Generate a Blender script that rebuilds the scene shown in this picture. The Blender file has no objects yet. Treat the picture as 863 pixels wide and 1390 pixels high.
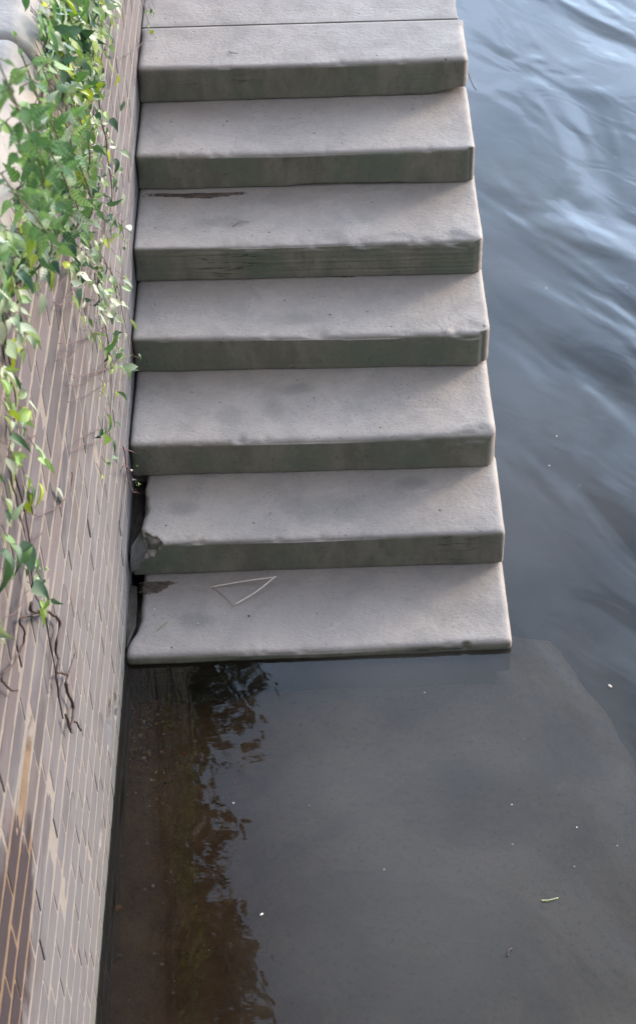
import bpy, math, random
import numpy as np
from mathutils import Vector, Matrix, noise as MN
random.seed(11)
S = bpy.context.scene
COL = S.collection
R = math.radians

# ------------------------------------------------------------------ camera
ZS = 0.101                                   # water level is z = 0
CF, CP, CYW, CR = 2350.6, 0.761452, -0.0054714, -0.0317087
CC = Vector((0.646233, -3.553872, 4.072084 + ZS))
def _axes():
    cp, sp, cy, sy = math.cos(CP), math.sin(CP), math.cos(CYW), math.sin(CYW)
    f = Vector((sy*cp, cy*cp, -sp)); r = Vector((cy, -sy, 0)); u = r.cross(f)
    c, s = math.cos(CR), math.sin(CR)
    return r*c + u*s, u*c - r*s, f
AX, AY, AF = _axes()
def at(u, v, axis, val):
    """point of the real surface 'coordinate axis = val' that the measured photo point (u, v) lies on"""
    d = AF + AX*((u-431.5)/CF) - AY*((v-650.0)/CF)
    t = (val-CC[axis])/d[axis]
    return CC + d*t
def wl(u, v, x=0.02): return at(u, v, 0, x)
cam = bpy.data.cameras.new('camera'); co = bpy.data.objects.new('camera', cam); COL.objects.link(co)
co.matrix_world = Matrix(((AX.x, AY.x, -AF.x, CC.x), (AX.y, AY.y, -AF.y, CC.y), (AX.z, AY.z, -AF.z, CC.z), (0, 0, 0, 1)))
cam.sensor_fit = 'VERTICAL'; cam.sensor_height = 36; cam.sensor_width = 36*863/1390
cam.lens = 36*CF/1390; cam.shift_y = -45/1390
cam.clip_start = .05; cam.clip_end = 2000
cam.dof.use_dof = True; cam.dof.focus_distance = 5.3; cam.dof.aperture_fstop = 6.3
S.camera = co

# ------------------------------------------------------------------ node helpers
class NT:
    def __init__(s, m): s.t = m.node_tree; s.n = s.t.nodes; s.l = s.t.links
    def new(s, ty, **k):
        n = s.n.new(ty)
        for a, b in k.items(): setattr(n, a, b)
        return n
    def put(s, sock, v):
        if isinstance(v, bpy.types.NodeSocket): s.l.new(v, sock)
        elif v is not None: sock.default_value = v
    def math(s, op, a, b=0.0, c=None, clamp=False):
        n = s.new('ShaderNodeMath', operation=op, use_clamp=clamp); s.put(n.inputs[0], a); s.put(n.inputs[1], b)
        if c is not None: s.put(n.inputs[2], c)
        return n.outputs[0]
    def vmath(s, op, a, b=(0, 0, 0)):
        n = s.new('ShaderNodeVectorMath', operation=op); s.put(n.inputs[0], a); s.put(n.inputs[1], b); return n.outputs[0]
    def pos(s): return s.new('ShaderNodeNewGeometry').outputs['Position']
    def mapping(s, v, sc=(1, 1, 1), rot=(0, 0, 0), loc=(0, 0, 0)):
        n = s.new('ShaderNodeMapping'); s.put(n.inputs['Vector'], v); n.inputs['Scale'].default_value = sc
        n.inputs['Rotation'].default_value = rot; n.inputs['Location'].default_value = loc; return n.outputs[0]
    def noise(s, v, scale, detail=4, rough=.55, dist=0.0):
        n = s.new('ShaderNodeTexNoise'); s.put(n.inputs['Vector'], v); n.inputs['Scale'].default_value = scale
        n.inputs['Detail'].default_value = detail; n.inputs['Roughness'].default_value = rough
        n.inputs['Distortion'].default_value = dist; return n.outputs['Fac']
    def voro(s, v, scale, feature='F1'):
        n = s.new('ShaderNodeTexVoronoi', feature=feature); s.put(n.inputs['Vector'], v); n.inputs['Scale'].default_value = scale
        return n.outputs['Distance']
    def step(s, x, a, b, lo=0.0, hi=1.0):
        n = s.new('ShaderNodeMapRange', interpolation_type='SMOOTHSTEP'); s.put(n.inputs[0], x)
        n.inputs[1].default_value = a; n.inputs[2].default_value = b; n.inputs[3].default_value = lo; n.inputs[4].default_value = hi
        return n.outputs[0]
    def mix(s, f, a, b, mode='MIX'):
        n = s.new('ShaderNodeMix', data_type='RGBA', blend_type=mode); s.put(n.inputs[0], f)
        for i, v in ((6, a), (7, b)):
            if isinstance(v, tuple) and len(v) == 3: v = v+(1,)
            s.put(n.inputs[i], v)
        return n.outputs[2]
    def sep(s, v):
        n = s.new('ShaderNodeSeparateXYZ'); s.put(n.inputs[0], v); return n.outputs
    def comb(s, x, y, z):
        n = s.new('ShaderNodeCombineXYZ'); s.put(n.inputs[0], x); s.put(n.inputs[1], y); s.put(n.inputs[2], z); return n.outputs[0]
    def attr(s, name):
        return s.new('ShaderNodeAttribute', attribute_name=name).outputs['Color']
    def bump(s, h, dist, strength=1.0, normal=None):
        n = s.new('ShaderNodeBump'); s.put(n.inputs['Height'], h); n.inputs['Distance'].default_value = dist
        n.inputs['Strength'].default_value = strength
        if normal is not None: s.put(n.inputs['Normal'], normal)
        return n.outputs[0]
    def patch(s, P, c, r, nz, soft=.35):
        """irregular stain of half-sizes r around point c: 1 inside, 0 outside"""
        d = s.vmath('SUBTRACT', P, tuple(c)); d = s.vmath('DIVIDE', d, tuple(r))
        n = s.new('ShaderNodeVectorMath', operation='LENGTH'); s.put(n.inputs[0], d)
        e = s.math('ADD', n.outputs['Value'], s.math('MULTIPLY', s.math('SUBTRACT', nz, .5), 1.6))
        return s.step(e, 1.0+soft, 1.0-soft)
def material(name):
    m = bpy.data.materials.new(name); m.use_nodes = True; n = NT(m)
    b = n.n['Principled BSDF']; return m, n, b
def simple(name, col, rough=.7, var=.25, scale=30, bump=.001, spec=.3):
    m, n, b = material(name); P = n.pos(); f = n.noise(P, scale)
    n.put(b.inputs['Base Color'], n.mix(f, tuple(c*(1-var) for c in col), tuple(c*(1+var) for c in col)))
    b.inputs['Roughness'].default_value = rough; b.inputs['Specular IOR Level'].default_value = spec
    n.put(b.inputs['Normal'], n.bump(n.noise(P, scale*4), bump)); return m

# ------------------------------------------------------------------ stone
def stone_mat(name='worn_sandstone', algae_shade=1.0):
    m, n, b = material(name); P = n.pos(); N = n.sep(n.new('ShaderNodeNewGeometry').outputs['Normal'])
    big = n.noise(P, 1.7, 3, .6); mid = n.noise(P, 9, 5, .6, .4); fine = n.noise(P, 70, 4, .7); grain = n.noise(P, 420, 2, .7)
    c = n.mix(n.step(big, .3, .7), (.335, .280, .250), (.42, .345, .300))
    c = n.mix(n.math('MULTIPLY', n.step(mid, .42, .70), .6), c, (.262, .235, .218))
    c = n.mix(n.math('MULTIPLY', n.step(n.noise(P, 4.2, 5, .7, 1.0), .50, .68), .55), c, (.47, .40, .365))
    c = n.mix(n.math('MULTIPLY', n.step(n.noise(P, 24, 5, .65, .8), .56, .7), .4), c, (.44, .40, .37))
    c = n.mix(n.math('MULTIPLY', n.step(fine, .52, .75), .42), c, (.175, .162, .155))
    c = n.mix(.30, c, n.mix(grain, (.15, .14, .13), (.62, .59, .56)))
    # pits and specks of dirt
    v = n.voro(n.mapping(P, loc=(.3, .7, .1)), 26); keep = n.step(n.noise(P, 11, 2), .57, .66)
    pit = n.math('MULTIPLY', n.step(v, .17, .06), keep)
    v2 = n.voro(n.mapping(P, loc=(.9, .2, .6)), 60); keep2 = n.step(n.noise(P, 5, 2), .52, .6)
    pit = n.math('MAXIMUM', pit, n.math('MULTIPLY', n.step(v2, .16, .08), keep2))
    c = n.mix(n.math('MULTIPLY', pit, .62), c, (.07, .06, .052))
    scr = n.noise(n.mapping(P, rot=(0, 0, R(8)), sc=(2.2, 16, 1)), 7, 4, .7, 1.2)
    c = n.mix(n.math('MULTIPLY', n.step(scr, .62, .74), .40), c, (.16, .145, .135))
    c = n.mix(n.math('MULTIPLY', n.step(scr, .40, .28), .30), c, (.50, .47, .45))
    # damp greenish stains that have a shape of their own
    nz = n.noise(P, 16, 5, .65)
    st = None
    for (u, v_, z, rx, ry) in ((312, 562, .328, .05, .045), (372, 556, .328, .035, .05), (402, 528, .328, .06, .025), (440, 690, .181, .12, .06),
                               (400, 432, .474, .08, .03), (250, 690, .181, .05, .03), (300, 300, .621, .10, .03), (560, 655, .181, .05, .03),
                               (640, 580, .328, .03, .02), (470, 340, .62, .05, .02), (268, 842, .035, .05, .03)):
        p = at(u, v_, 2, z); s_ = n.patch(P, p, (rx, ry, .06), nz, .5)
        st = s_ if st is None else n.math('MAXIMUM', st, s_)
    c = n.mix(n.math('MULTIPLY', st, .36), c, (.165, .165, .148))
    # green growth on the upright faces, darkened to paint in their shade
    z = n.sep(P)[2]
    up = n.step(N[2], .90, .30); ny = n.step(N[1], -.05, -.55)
    al = n.math('MULTIPLY', up, n.step(N[0], .8, .3)); al = n.math('MULTIPLY', al, algae_shade)
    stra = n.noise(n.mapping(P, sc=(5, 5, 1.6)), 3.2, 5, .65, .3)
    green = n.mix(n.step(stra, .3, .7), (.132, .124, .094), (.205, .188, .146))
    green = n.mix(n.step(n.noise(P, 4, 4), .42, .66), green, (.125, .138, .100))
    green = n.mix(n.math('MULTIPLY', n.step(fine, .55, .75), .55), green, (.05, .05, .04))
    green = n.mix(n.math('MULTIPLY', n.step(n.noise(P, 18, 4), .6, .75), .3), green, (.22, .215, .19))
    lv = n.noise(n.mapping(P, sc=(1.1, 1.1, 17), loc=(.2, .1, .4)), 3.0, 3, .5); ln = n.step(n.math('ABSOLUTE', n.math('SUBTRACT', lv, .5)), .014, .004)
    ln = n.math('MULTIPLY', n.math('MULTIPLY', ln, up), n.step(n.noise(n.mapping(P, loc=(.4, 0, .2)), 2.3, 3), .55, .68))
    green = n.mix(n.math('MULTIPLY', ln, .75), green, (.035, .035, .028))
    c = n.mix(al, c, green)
    wt = n.step(n.math('ADD', z, n.math('MULTIPLY', mid, .014)), .014, .004); c = n.mix(n.math('MULTIPLY', wt, .85), c, (.045, .036, .026))
    c = n.mix(1.0, c, n.mix(n.step(n.noise(P, .9, 3), .35, .65), (.90, .90, .90), (1.06, 1.05, 1.03)), 'MULTIPLY')
    n.put(b.inputs['Base Color'], c)
    n.put(b.inputs['Roughness'], n.step(mid, .3, .7, .62, .85)); b.inputs['Specular IOR Level'].default_value = .35
    h = n.math('ADD', n.math('MULTIPLY', mid, .5), n.math('MULTIPLY', fine, .35)); h = n.math('ADD', h, n.math('MULTIPLY', grain, .10))
    h = n.math('SUBTRACT', h, n.math('MULTIPLY', pit, .35)); h = n.math('SUBTRACT', h, n.math('MULTIPLY', ln, .5))
    h = n.math('ADD', h, n.math('MULTIPLY', n.math('MULTIPLY', stra, up), .06))
    n.put(b.inputs['Normal'], n.bump(h, .009, .9)); return m
M_STONE = stone_mat()

# ------------------------------------------------------------------ object helpers
def tag(o, label=None, cat=None, group=None, kind=None):
    if label: o['label'] = label
    if cat: o['category'] = cat
    if group: o['group'] = group
    if kind: o['kind'] = kind
    return o
def thing(name, loc, label, cat, group=None):
    o = bpy.data.objects.new(name, None); COL.objects.link(o); o.location = loc; o.empty_display_size = .05
    return tag(o, label, cat, group)
def link(name, verts, faces, mats, parent=None, cols=None, smooth=True, fm=None, origin=None):
    """one mesh object; verts are given in world space"""
    me = bpy.data.meshes.new(name)
    org = Vector(origin) if origin is not None else (parent.location.copy() if parent and parent.type == 'EMPTY' else Vector((0, 0, 0)))
    va = np.array([tuple(v) for v in verts], float) - np.array(tuple(org))
    me.from_pydata(va.tolist(), [], faces); 
    for m in (mats if isinstance(mats, (list, tuple)) else [mats]): me.materials.append(m)
    if cols is not None:
        a = me.color_attributes.new('tint', 'FLOAT_COLOR', 'POINT')
        ca = np.ones((len(verts), 4), 'f'); ca[:, :3] = np.array(cols, 'f'); a.data.foreach_set('color', ca.ravel())
    if fm is not None: me.polygons.foreach_set('material_index', fm)
    me.polygons.foreach_set('use_smooth', [smooth]*len(me.polygons)); me.update()
    o = bpy.data.objects.new(name, me); COL.objects.link(o)
    if parent is not None:
        o.parent = parent
        pw = parent.location if parent.parent is None else parent.location + parent.parent.location
        o.location = org - pw
    else: o.location = org
    return o
def tube(V, F, pts, rads, k=6, C=None, col=None):
    pts = [Vector(p) for p in pts]; base = len(V); n = len(pts)
    for i, p in enumerate(pts):
        d = (pts[min(i+1, n-1)]-pts[max(i-1, 0)])
        d = d.normalized() if d.length > 1e-9 else Vector((0, 0, 1))
        a = d.orthogonal().normalized() if i == 0 else (a - d*a.dot(d)).normalized()
        b_ = d.cross(a); r = rads[i] if isinstance(rads, (list, tuple)) else rads
        for j in range(k):
            t = 2*math.pi*j/k; V.append(p + a*(r*math.cos(t)) + b_*(r*math.sin(t)))
            if C is not None: C.append(col)
    for i in range(n-1):
        for j in range(k):
            j2 = (j+1) % k; F.append((base+i*k+j, base+i*k+j2, base+(i+1)*k+j2, base+(i+1)*k+j))
    F.append(tuple(base+j for j in reversed(range(k)))); F.append(tuple(base+(n-1)*k+j for j in range(k)))
def smooth_path(pts, sub=5, jit=0.0):
    pts = [Vector(p) for p in pts]; out = []; n = len(pts)
    for i in range(n-1):
        p0, p1, p2, p3 = pts[max(i-1, 0)], pts[i], pts[i+1], pts[min(i+2, n-1)]
        for s in range(sub):
            t = s/sub
            q = .5*((2*p1)+(p2-p0)*t+(2*p0-5*p1+4*p2-p3)*t*t+(3*p1-p0-3*p2+p3)*t**3)
            if jit: q = q + Vector((random.gauss(0, jit*.4), random.gauss(0, jit), random.gauss(0, jit)))
            out.append(q)
    out.append(pts[-1]); return out

# ------------------------------------------------------------------ slabs of stone
def axis_pts(a, b, r, step):
    base = [0, .12, .32, .6, 1.0]
    L = b-a; r = min(r, L*.45); inner = max(2, int((L-2*r)/step))
    p = [a+r*q for q in base] + [a+r+(L-2*r)*i/inner for i in range(1, inner)] + [b-r*q for q in reversed(base)]
    return p
def slab(name, x0, x1, y0, y1, z0, z1, r, parent, mat, deform=None, step=(.012, .011, .005), amp=.0010, seed=0, label=None, edge=.28):
    X, Y, Z = (axis_pts(x0, x1, r, step[0]), axis_pts(y0, y1, r, step[1]), axis_pts(z0, z1, r*.8, step[2]))
    idx = {}; V = []; F = []
    lo = Vector((x0, y0, z0)); hi = Vector((x1, y1, z1)); sv = Vector((seed*3.7, seed*1.3, seed*2.1))
    def vert(i, j, k):
        key = (i, j, k)
        if key in idx: return idx[key]
        p = Vector((X[i], Y[j], Z[k]))
        rr = r*(1+edge*MN.noise(Vector((p.x*3.1, p.y*3.1, p.z*3))+sv)*1.2 + edge*.25*MN.noise(p*11+sv)); rr = max(rr, .004); rr = .0035+(rr-.0035)*ss(.12, .5, (p.z-z0)/(z1-z0))
        q = Vector([min(max(p[a], lo[a]+rr), hi[a]-rr) for a in range(3)])
        if hi.z-lo.z < 2*rr: q.z = (hi.z+lo.z)/2
        d = p-q
        if d.length > 1e-7:
            nn = d.normalized(); p = q + nn*rr
        else: nn = Vector((0, 0, 1))
        p = p + nn*(amp*2.2*MN.noise(p*4+sv) + amp*MN.noise(p*14+sv) + amp*.45*MN.noise(p*45+sv))
        if deform: p = deform(p, nn)
        idx[key] = len(V); V.append(p); return idx[key]
    nx, ny, nz = len(X)-1, len(Y)-1, len(Z)-1
    for i in range(nx):
        for j in range(ny):
            F.append((vert(i, j, nz), vert(i+1, j, nz), vert(i+1, j+1, nz), vert(i, j+1, nz)))
            F.append((vert(i, j, 0), vert(i, j+1, 0), vert(i+1, j+1, 0), vert(i+1, j, 0)))
    for i in range(nx):
        for k in range(nz):
            F.append((vert(i, 0, k), vert(i+1, 0, k), vert(i+1, 0, k+1), vert(i, 0, k+1)))
            F.append((vert(i, ny, k), vert(i, ny, k+1), vert(i+1, ny, k+1), vert(i+1, ny, k)))
    for j in range(ny):
        for k in range(nz):
            F.append((vert(0, j, k), vert(0, j, k+1), vert(0, j+1, k+1), vert(0, j+1, k)))
            F.append((vert(nx, j, k), vert(nx, j+1, k), vert(nx, j+1, k+1), vert(nx, j, k+1)))
    o = link(name, V, F, mat, parent)
    if label: o['label'] = label
    return o
def ss(a, b, x):
    t = min(max((x-a)/(b-a), 0), 1); return t*t*(3-2*t)

stairs = thing('stone_staircase', (0.6, 1.0, 0), 'flight of seven worn grey sandstone steps going down into the river beside the brick wall', 'staircase')
RISE = 0.14638; ZT = [0.035+RISE*(7-k) for k in range(1, 8)]
FL = [2.060, 1.709, 1.354, 1.037, .668, .350, -.001]
FR = [2.061, 1.699, 1.347, 1.018, .667, .361, .018]
XR = [1.213, 1.214, 1.219, 1.221, 1.217, 1.224, 1.222]
LABEL = ['topmost step with pinkish dry tread', 'second step from the top with smooth tread and ragged underside', 'third step with split flaking front edge and layered face',
         'fourth step with a scratch along its front edge', 'middle lower step with a chipped front right corner', 'cracked step with its back left corner broken away',
         'lowest step lying just above the water with a straw on it']
def chip(cx, cy_or_none, z, rx, dep, sd):
    return (cx, z, rx, dep, sd)
def make_def(k):
    zt = ZT[k]; fl, fr = FL[k], FR[k]
    W = 1.22
    def d(p, nn):
        p = p.copy()
        x = p.x
        fy = max(0.0, 1-(p.y-fl)/.10)                        # near the front
        top = ss(zt-.06, zt, p.z)
        # plan skew of the front edge
        p.y += (fr-fl)*(x/W)*max(0, 1-(p.y-fl)/.4)
        # bottom edge raggedness of the riser
        bot = ss(zt-RISE+.035, zt-RISE, p.z)*(1 if fy > 0 else 0)
        p.z += bot*(.001+.005*max(0, MN.noise(Vector((x*7, k*5.1, 0)))+.25*MN.noise(Vector((x*31, k, 3)))))
        # slight wear hollow along the tread, and worn wobble of the nosing
        if nn.z > .3: p.z -= .005*math.exp(-((x-.58)/.33)**2)*ss(fl+.36, fl+.08, p.y)
        wob = .0028*MN.noise(Vector((x*2.2, k*3.3, 7)))+.0006*MN.noise(Vector((x*9, k*2.3, 1)))
        p.y += wob*fy; p.z += wob*.5*fy*top
        def chipat(cx, rx, dep, sd, zc=zt, rz=.05, face=(0, .8, -.6)):
            nonlocal p
            q = math.hypot((x-cx)/rx, (p.z-zc)/rz)+max(0, (p.y-fl-.01)/.05)
            q += .45*MN.noise(Vector((x*17, p.z*20, p.y*17+sd)))
            w = ss(1.05, .45, q)
            if w > 0: p = p + Vector(face)*dep*w
        # small nicks along every nosing
        rn = random.Random(k*17+3)
        for _ in range(5):
            cx = rn.uniform(.05, 1.15); chipat(cx, rn.uniform(.008, .022), rn.uniform(.002, .004), rn.random()*9, zt-.006, .010)
        if k == 0 and p.y > 2.325 and p.z > zt-.024:
            p.z = zt-(zt-p.z)*.12; p.y += max(0, 2.354-p.y)*.75*ss(2.325, 2.338, p.y)
        if k == 0:
            w = ss(1.06, 1.19, x+.012*MN.noise(Vector((x*40, 0, 0))))*fy*ss(zt-.09, zt-RISE, p.z)
            p.z += .026*w
        if k == 1:
            w = fy*ss(zt-RISE+.04, zt-RISE, p.z)*(ss(.5, .62, x)*ss(1.05, .9, x))
            p.z += w*(.006+.010*abs(MN.noise(Vector((x*8, 2, 0)))))
        if k == 2:
            for cx, rx, dp in ((.30, .12, .004), (.45, .08, .006), (.66, .14, .006), (.90, .16, .008), (1.12, .12, .008)):
                chipat(cx, rx, dp, cx*9, zt, .034)
            g = 0
            for zz, xa, amt in ((.108, .05, .004), (.082, .3, .005), (.066, .66, .005), (.048, .35, .0045), (.034, .7, .005), (.018, .1, .004)):
                zc = zt-RISE+zz+.004*MN.noise(Vector((x*5, zz*90, 1)))+.0015*MN.noise(Vector((x*25, zz*90, 2)))
                g += .32*amt*math.exp(-((p.z-zc)/.0016)**2)*ss(xa-.05, xa+.1, x+.1*MN.noise(Vector((x*9, zz*50, 0))))
            band = .0022*MN.noise(Vector((x*1.5, 0, p.z*70)))
            if fy > 0 or x > 1.15:
                p.y += (g + band)*fy; p.x -= (g+band)*ss(1.15, 1.2, x)
        lines = {0: (), 1: (.03,), 3: ((.058, .6), (.03, .3), (.014, .7)), 4: ((.055, .35), (.02, .8)), 5: ((.052, .1), (.02, .9)), 6: ()}.get(k, ())
        for ln in lines:
            if not isinstance(ln, tuple): ln = (ln, .8)
            zz, xa = ln; zc = zt-RISE+zz+.003*MN.noise(Vector((x*4, zz*90, 1)))
            g = .0016*math.exp(-((p.z-zc)/.0014)**2)*ss(xa-.1, xa+.2, x)
            g *= .6; p.y += g*fy; p.x -= g*ss(1.16, 1.2, x)
        if k == 3:
            chipat(.62, .05, .005, 3, zt, .013); chipat(.93, .05, .004, 4, zt, .012); chipat(1.15, .09, .007, 4, zt, .03)
        if k == 4:
            chipat(1.16, .12, .010, 2.2, zt, .05); chipat(.37, .03, .009, 1, zt-.004, .014)
        if k == 5:
            # broken left end
            yb = (p.y-fl)
            off = .044 if yb > .2 else .044-.008*math.sin(yb*30)
            off += .03*ss(.10, .0, yb)*ss(zt-.10, zt, p.z) - .038*ss(zt-.05, zt-RISE, p.z)
            off += .010*MN.noise(Vector((p.y*17, p.z*17, 0)))+.006*MN.noise(Vector((p.y*48, p.z*48, 4)))
            p.x += off*ss(.13, 0.0, x)
            q = (x-.05)/.10+(zt-p.z)/.055+(p.y-fl)/.035+.5*MN.noise(Vector((x*22, p.y*22, p.z*22)))
            if x < .2 and q < 1: p.y += .022*ss(1, .6, q); p.z -= .010*ss(1, .6, q)
        if k == 6:
            yb = (p.y-fl)
            off = .038*ss(.02, .16, yb) + .004*MN.noise(Vector((p.y*21, 0, 0)))
            p.x += off*ss(.15, 0, x)
            chipat(1.075, .018, .013, .3, zt-.006, .03); 
        # rounded plan of the right front corner
        rc = (.035, .02, .03, .03, .045, .03, .05)[k]
        ex = max(0, x-(XR[k]-rc))/rc; ey = max(0, (fl+rc)-p.y)/rc
        if ex > 0 and ey > 0:
            l = math.hypot(ex, ey)
            if l > 1:
                p.x -= (ex-ex/l)*rc; p.y += (ey-ey/l)*rc
        return p
    return d
for k in range(7):
    back = (FL[k-1] if k else 2.352)
    yb = back + (.07 if k else 0)
    slab('step', .004, XR[k], FL[k], yb, ZT[k]-RISE+.003, ZT[k], (.022, .020, .014, .019, .022, .019, .022)[k], stairs, M_STONE,
         make_def(k), seed=k+1, label=LABEL[k], step=(.010, .012, .0024 if k in (2, 3, 4, 5) else .006))
for i, (a, b_) in enumerate(((2.358, 3.25), (3.256, 4.3), (4.306, 5.6))):
    slab('landing_slab', .004, 1.196, a, b_, ZT[0]-RISE, ZT[0]+(.001 if i == 0 else 0), .005, stairs, M_STONE, None, seed=20+i, step=(.03, .03, .03),
         label='flat paving slab behind the topmost step' if i == 0 else None)
# masonry that carries the slabs
V = []; F = []
def box(V, F, x0, x1, y0, y1, z0, z1):
    b = len(V); V += [Vector((x, y, z)) for x in (x0, x1) for y in (y0, y1) for z in (z0, z1)]
    for f in ((0, 1, 3, 2), (4, 6, 7, 5), (0, 4, 5, 1), (2, 3, 7, 6), (0, 2, 6, 4), (1, 5, 7, 3)): F.append(tuple(b+i for i in f))
for k in range(7):
    y0 = FL[k]+.045; y1 = (FL[k-1]+.045) if k else 5.59
    box(V, F, .002+.0007*k, 1.185-.001*k, y0, y1, -1.6, ZT[k]-RISE-.001)
link('stair_core', V, F, M_STONE, stairs, smooth=False)

# mud and broken pieces at the left ends of the two lowest steps
M_MUD = simple('dark_mud', (.050, .040, .030), .75, .55, 60, .004)
def dirt_mat(name, a, b_):
    m, n, b = material(name); P = n.pos(); f = n.noise(P, 70, 5, .7); t = n.sep(n.attr('tint'))[0]
    n.put(b.inputs['Base Color'], n.mix(n.step(f, .35, .65), a, b_)); b.inputs['Roughness'].default_value = .9; n.put(b.inputs['Normal'], n.bump(f, .006))
    g = n.noise(P, 130, 4, .7, .3); n.put(b.inputs['Alpha'], n.step(n.math('ADD', n.math('MULTIPLY', t, 1.1), n.math('MULTIPLY', n.math('SUBTRACT', g, .5), 1.6)), .10, .34)); return m
M_MUDR = dirt_mat('reddish_dirt', (.075, .052, .040), (.15, .115, .09))
def blob(name, pts2d, z, h, parent, mat, sd=0, label=None):
    """low heap of dirt with the given outline (world x, y)"""
    n = len(pts2d); c = Vector((sum(p[0] for p in pts2d)/n, sum(p[1] for p in pts2d)/n, 0)); V = []; F = []; C = [(1, 1, 1)]
    rings = 7; M = n*5
    outl = []
    for i in range(M):
        t = i/5; a = int(t) % n; b2 = (a+1) % n; f = t-int(t)
        q = Vector((pts2d[a][0]*(1-f)+pts2d[b2][0]*f, pts2d[a][1]*(1-f)+pts2d[b2][1]*f, 0)); outl.append(q)
    V.append(Vector((c.x, c.y, z+h)))
    for r_ in range(1, rings+1):
        s = r_/rings
        for q in outl:
            p = c+(q-c)*s*(1+.10*MN.noise(q*60+Vector((sd, 0, 0)))*s); p.y += .007*s*MN.noise(q*110+Vector((0, sd, 0)))
            V.append(Vector((p.x, p.y, z+h*(1-s**2.2)*(1+.6*MN.noise(Vector((p.x*45, p.y*45, sd)))) - (.002 if r_ == rings else 0)))); C.append((1-s,)*3)
    for i in range(M): F.append((0, 1+i, 1+(i+1) % M))
    for r_ in range(rings-1):
        for i in range(M):
            a = 1+r_*M+i; b2 = 1+r_*M+(i+1) % M; F.append((a, a+M, b2+M, b2))
    o = link(name, V, F, mat, parent, C, origin=(c.x, c.y, z))
    if label: o['label'] = label
    return o
def px(z, *uv): return [tuple(at(u, v, 2, z)[:2]) for u, v in uv]
mud = tag(blob('mud_heap', px(ZT[5]-.05, (176, 650), (199, 648), (197, 690), (203, 712), (190, 728), (174, 752), (170, 700)), ZT[5]-.065, .015, None, M_MUD, 1),
          'dark wet mud filling the broken left corner of the cracked step', 'mud')
tag(blob('dirt_patch', px(ZT[6], (188, 789), (234, 787), (246, 790), (228, 798), (214, 807), (196, 808), (188, 802)), ZT[6]-.001, .0035, None, M_MUDR, 2),
    'reddish brown dirt patch in the back left corner of the lowest step', 'dirt')
tag(blob('dirt_strip', px(ZT[2], (188, 263), (230, 262), (300, 261), (356, 259), (345, 264), (320, 267), (292, 270), (262, 270), (225, 268), (190, 267)), ZT[2]-.001, .004, None, M_MUDR, 3),
    'thin brown dirt strip along the back of the third step', 'dirt')
tag(blob('dirt_strip', px(ZT[3], (430, 375), (470, 374), (525, 372), (500, 376), (468, 379), (438, 378)), ZT[3]-.001, .003, None, M_MUDR, 4),
    'short dark dirt strip along the back of the fourth step', 'dirt')
def shard(name, uvz, th, mat, label):
    """broken flat stone piece: outline of photo points, each on its own height"""
    top = [at(u, v, 2, z) for u, v, z in uvz]; n = len(top); V = []; F = []
    c = sum(top, Vector())/n; 
    for s, dz in ((1, -th), (1.0, -.004), (.86, 0)):
        for p in top: V.append(Vector((c.x+(p.x-c.x)*s, c.y+(p.y-c.y)*s, p.z+dz+.0012*MN.noise(p*80))))
    for r_ in range(2):
        for i in range(n): F.append((r_*n+i, r_*n+(i+1) % n, (r_+1)*n+(i+1) % n, (r_+1)*n+i))
    F.append(tuple(range(2*n, 3*n))); F.append(tuple(reversed(range(n))))
    o = link(name, V, F, mat, None, smooth=False, origin=(c.x, c.y, c.z-th)); return tag(o, label, 'stone fragment')
M_FRAG = simple('dirty_stone', (.15, .14, .125), .85, .4, 40, .003)
shard('stone_fragment', [(178, 741, .160), (194, 716, .165), (202, 733, .160), (199, 744, .145), (186, 757, .125), (177, 762, .12)], .05, M_FRAG,
      'grey triangular stone fragment wedged at the broken left corner of the cracked step')
M_BROWNSTONE = simple('brown_stone', (.085, .068, .055), .6, .45, 35, .003)
shard('stone_fragment', [(177, 793, .03), (186, 795, .03), (186, 820, .03), (184, 850, .028), (177, 866, .026), (172, 880, .022), (171, 850, .026), (174, 815, .03)], .06, M_BROWNSTONE,
      'long brown stone sliver between the lowest step and the wall')

# ------------------------------------------------------------------ brick wall
def brick_mat():
    m, n, b = material('weathered_brick'); P = n.pos(); t = n.attr('tint')
    fine = n.noise(P, 90, 4, .7); mid = n.noise(P, 12, 5, .6)
    c = n.mix(n.math('MULTIPLY', n.step(fine, .4, .75), .5), t, (.12, .10, .10))
    nz = n.noise(P, 7, 5, .65)
    film = n.noise(n.mapping(P, sc=(1, 1.2, 2.2)), 3.0, 5, .62, .5)
    z = n.sep(P)[2]; y = n.sep(P)[1]
    low = n.step(z, 1.9, .2)
    f = n.math('MULTIPLY', n.step(n.math('ADD', film, n.math('MULTIPLY', low, .34)), .50, .82), .72)
    raw = wall_patches(n, P, nz)
    f = n.math('MULTIPLY', f, n.math('SUBTRACT', 1.0, raw))
    c = n.mix(f, c, (.185, .177, .184))
    c = n.mix(n.math('MULTIPLY', raw, .95), c, n.mix(mid, (.032, .023, .028), (.060, .044, .048)))
    wet = n.step(z, .16, .0); c = n.mix(n.math('MULTIPLY', n.math('MULTIPLY', wet, n.step(mid, .3, .6)), .5), c, (.13, .14, .11))
    n.put(b.inputs['Base Color'], c); b.inputs['Roughness'].default_value = .8; b.inputs['Specular IOR Level'].default_value = .25
    h = n.math('ADD', n.math('MULTIPLY', mid, .6), n.math('MULTIPLY', fine, .4)); n.put(b.inputs['Normal'], n.bump(h, .003, .8)); return m
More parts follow.
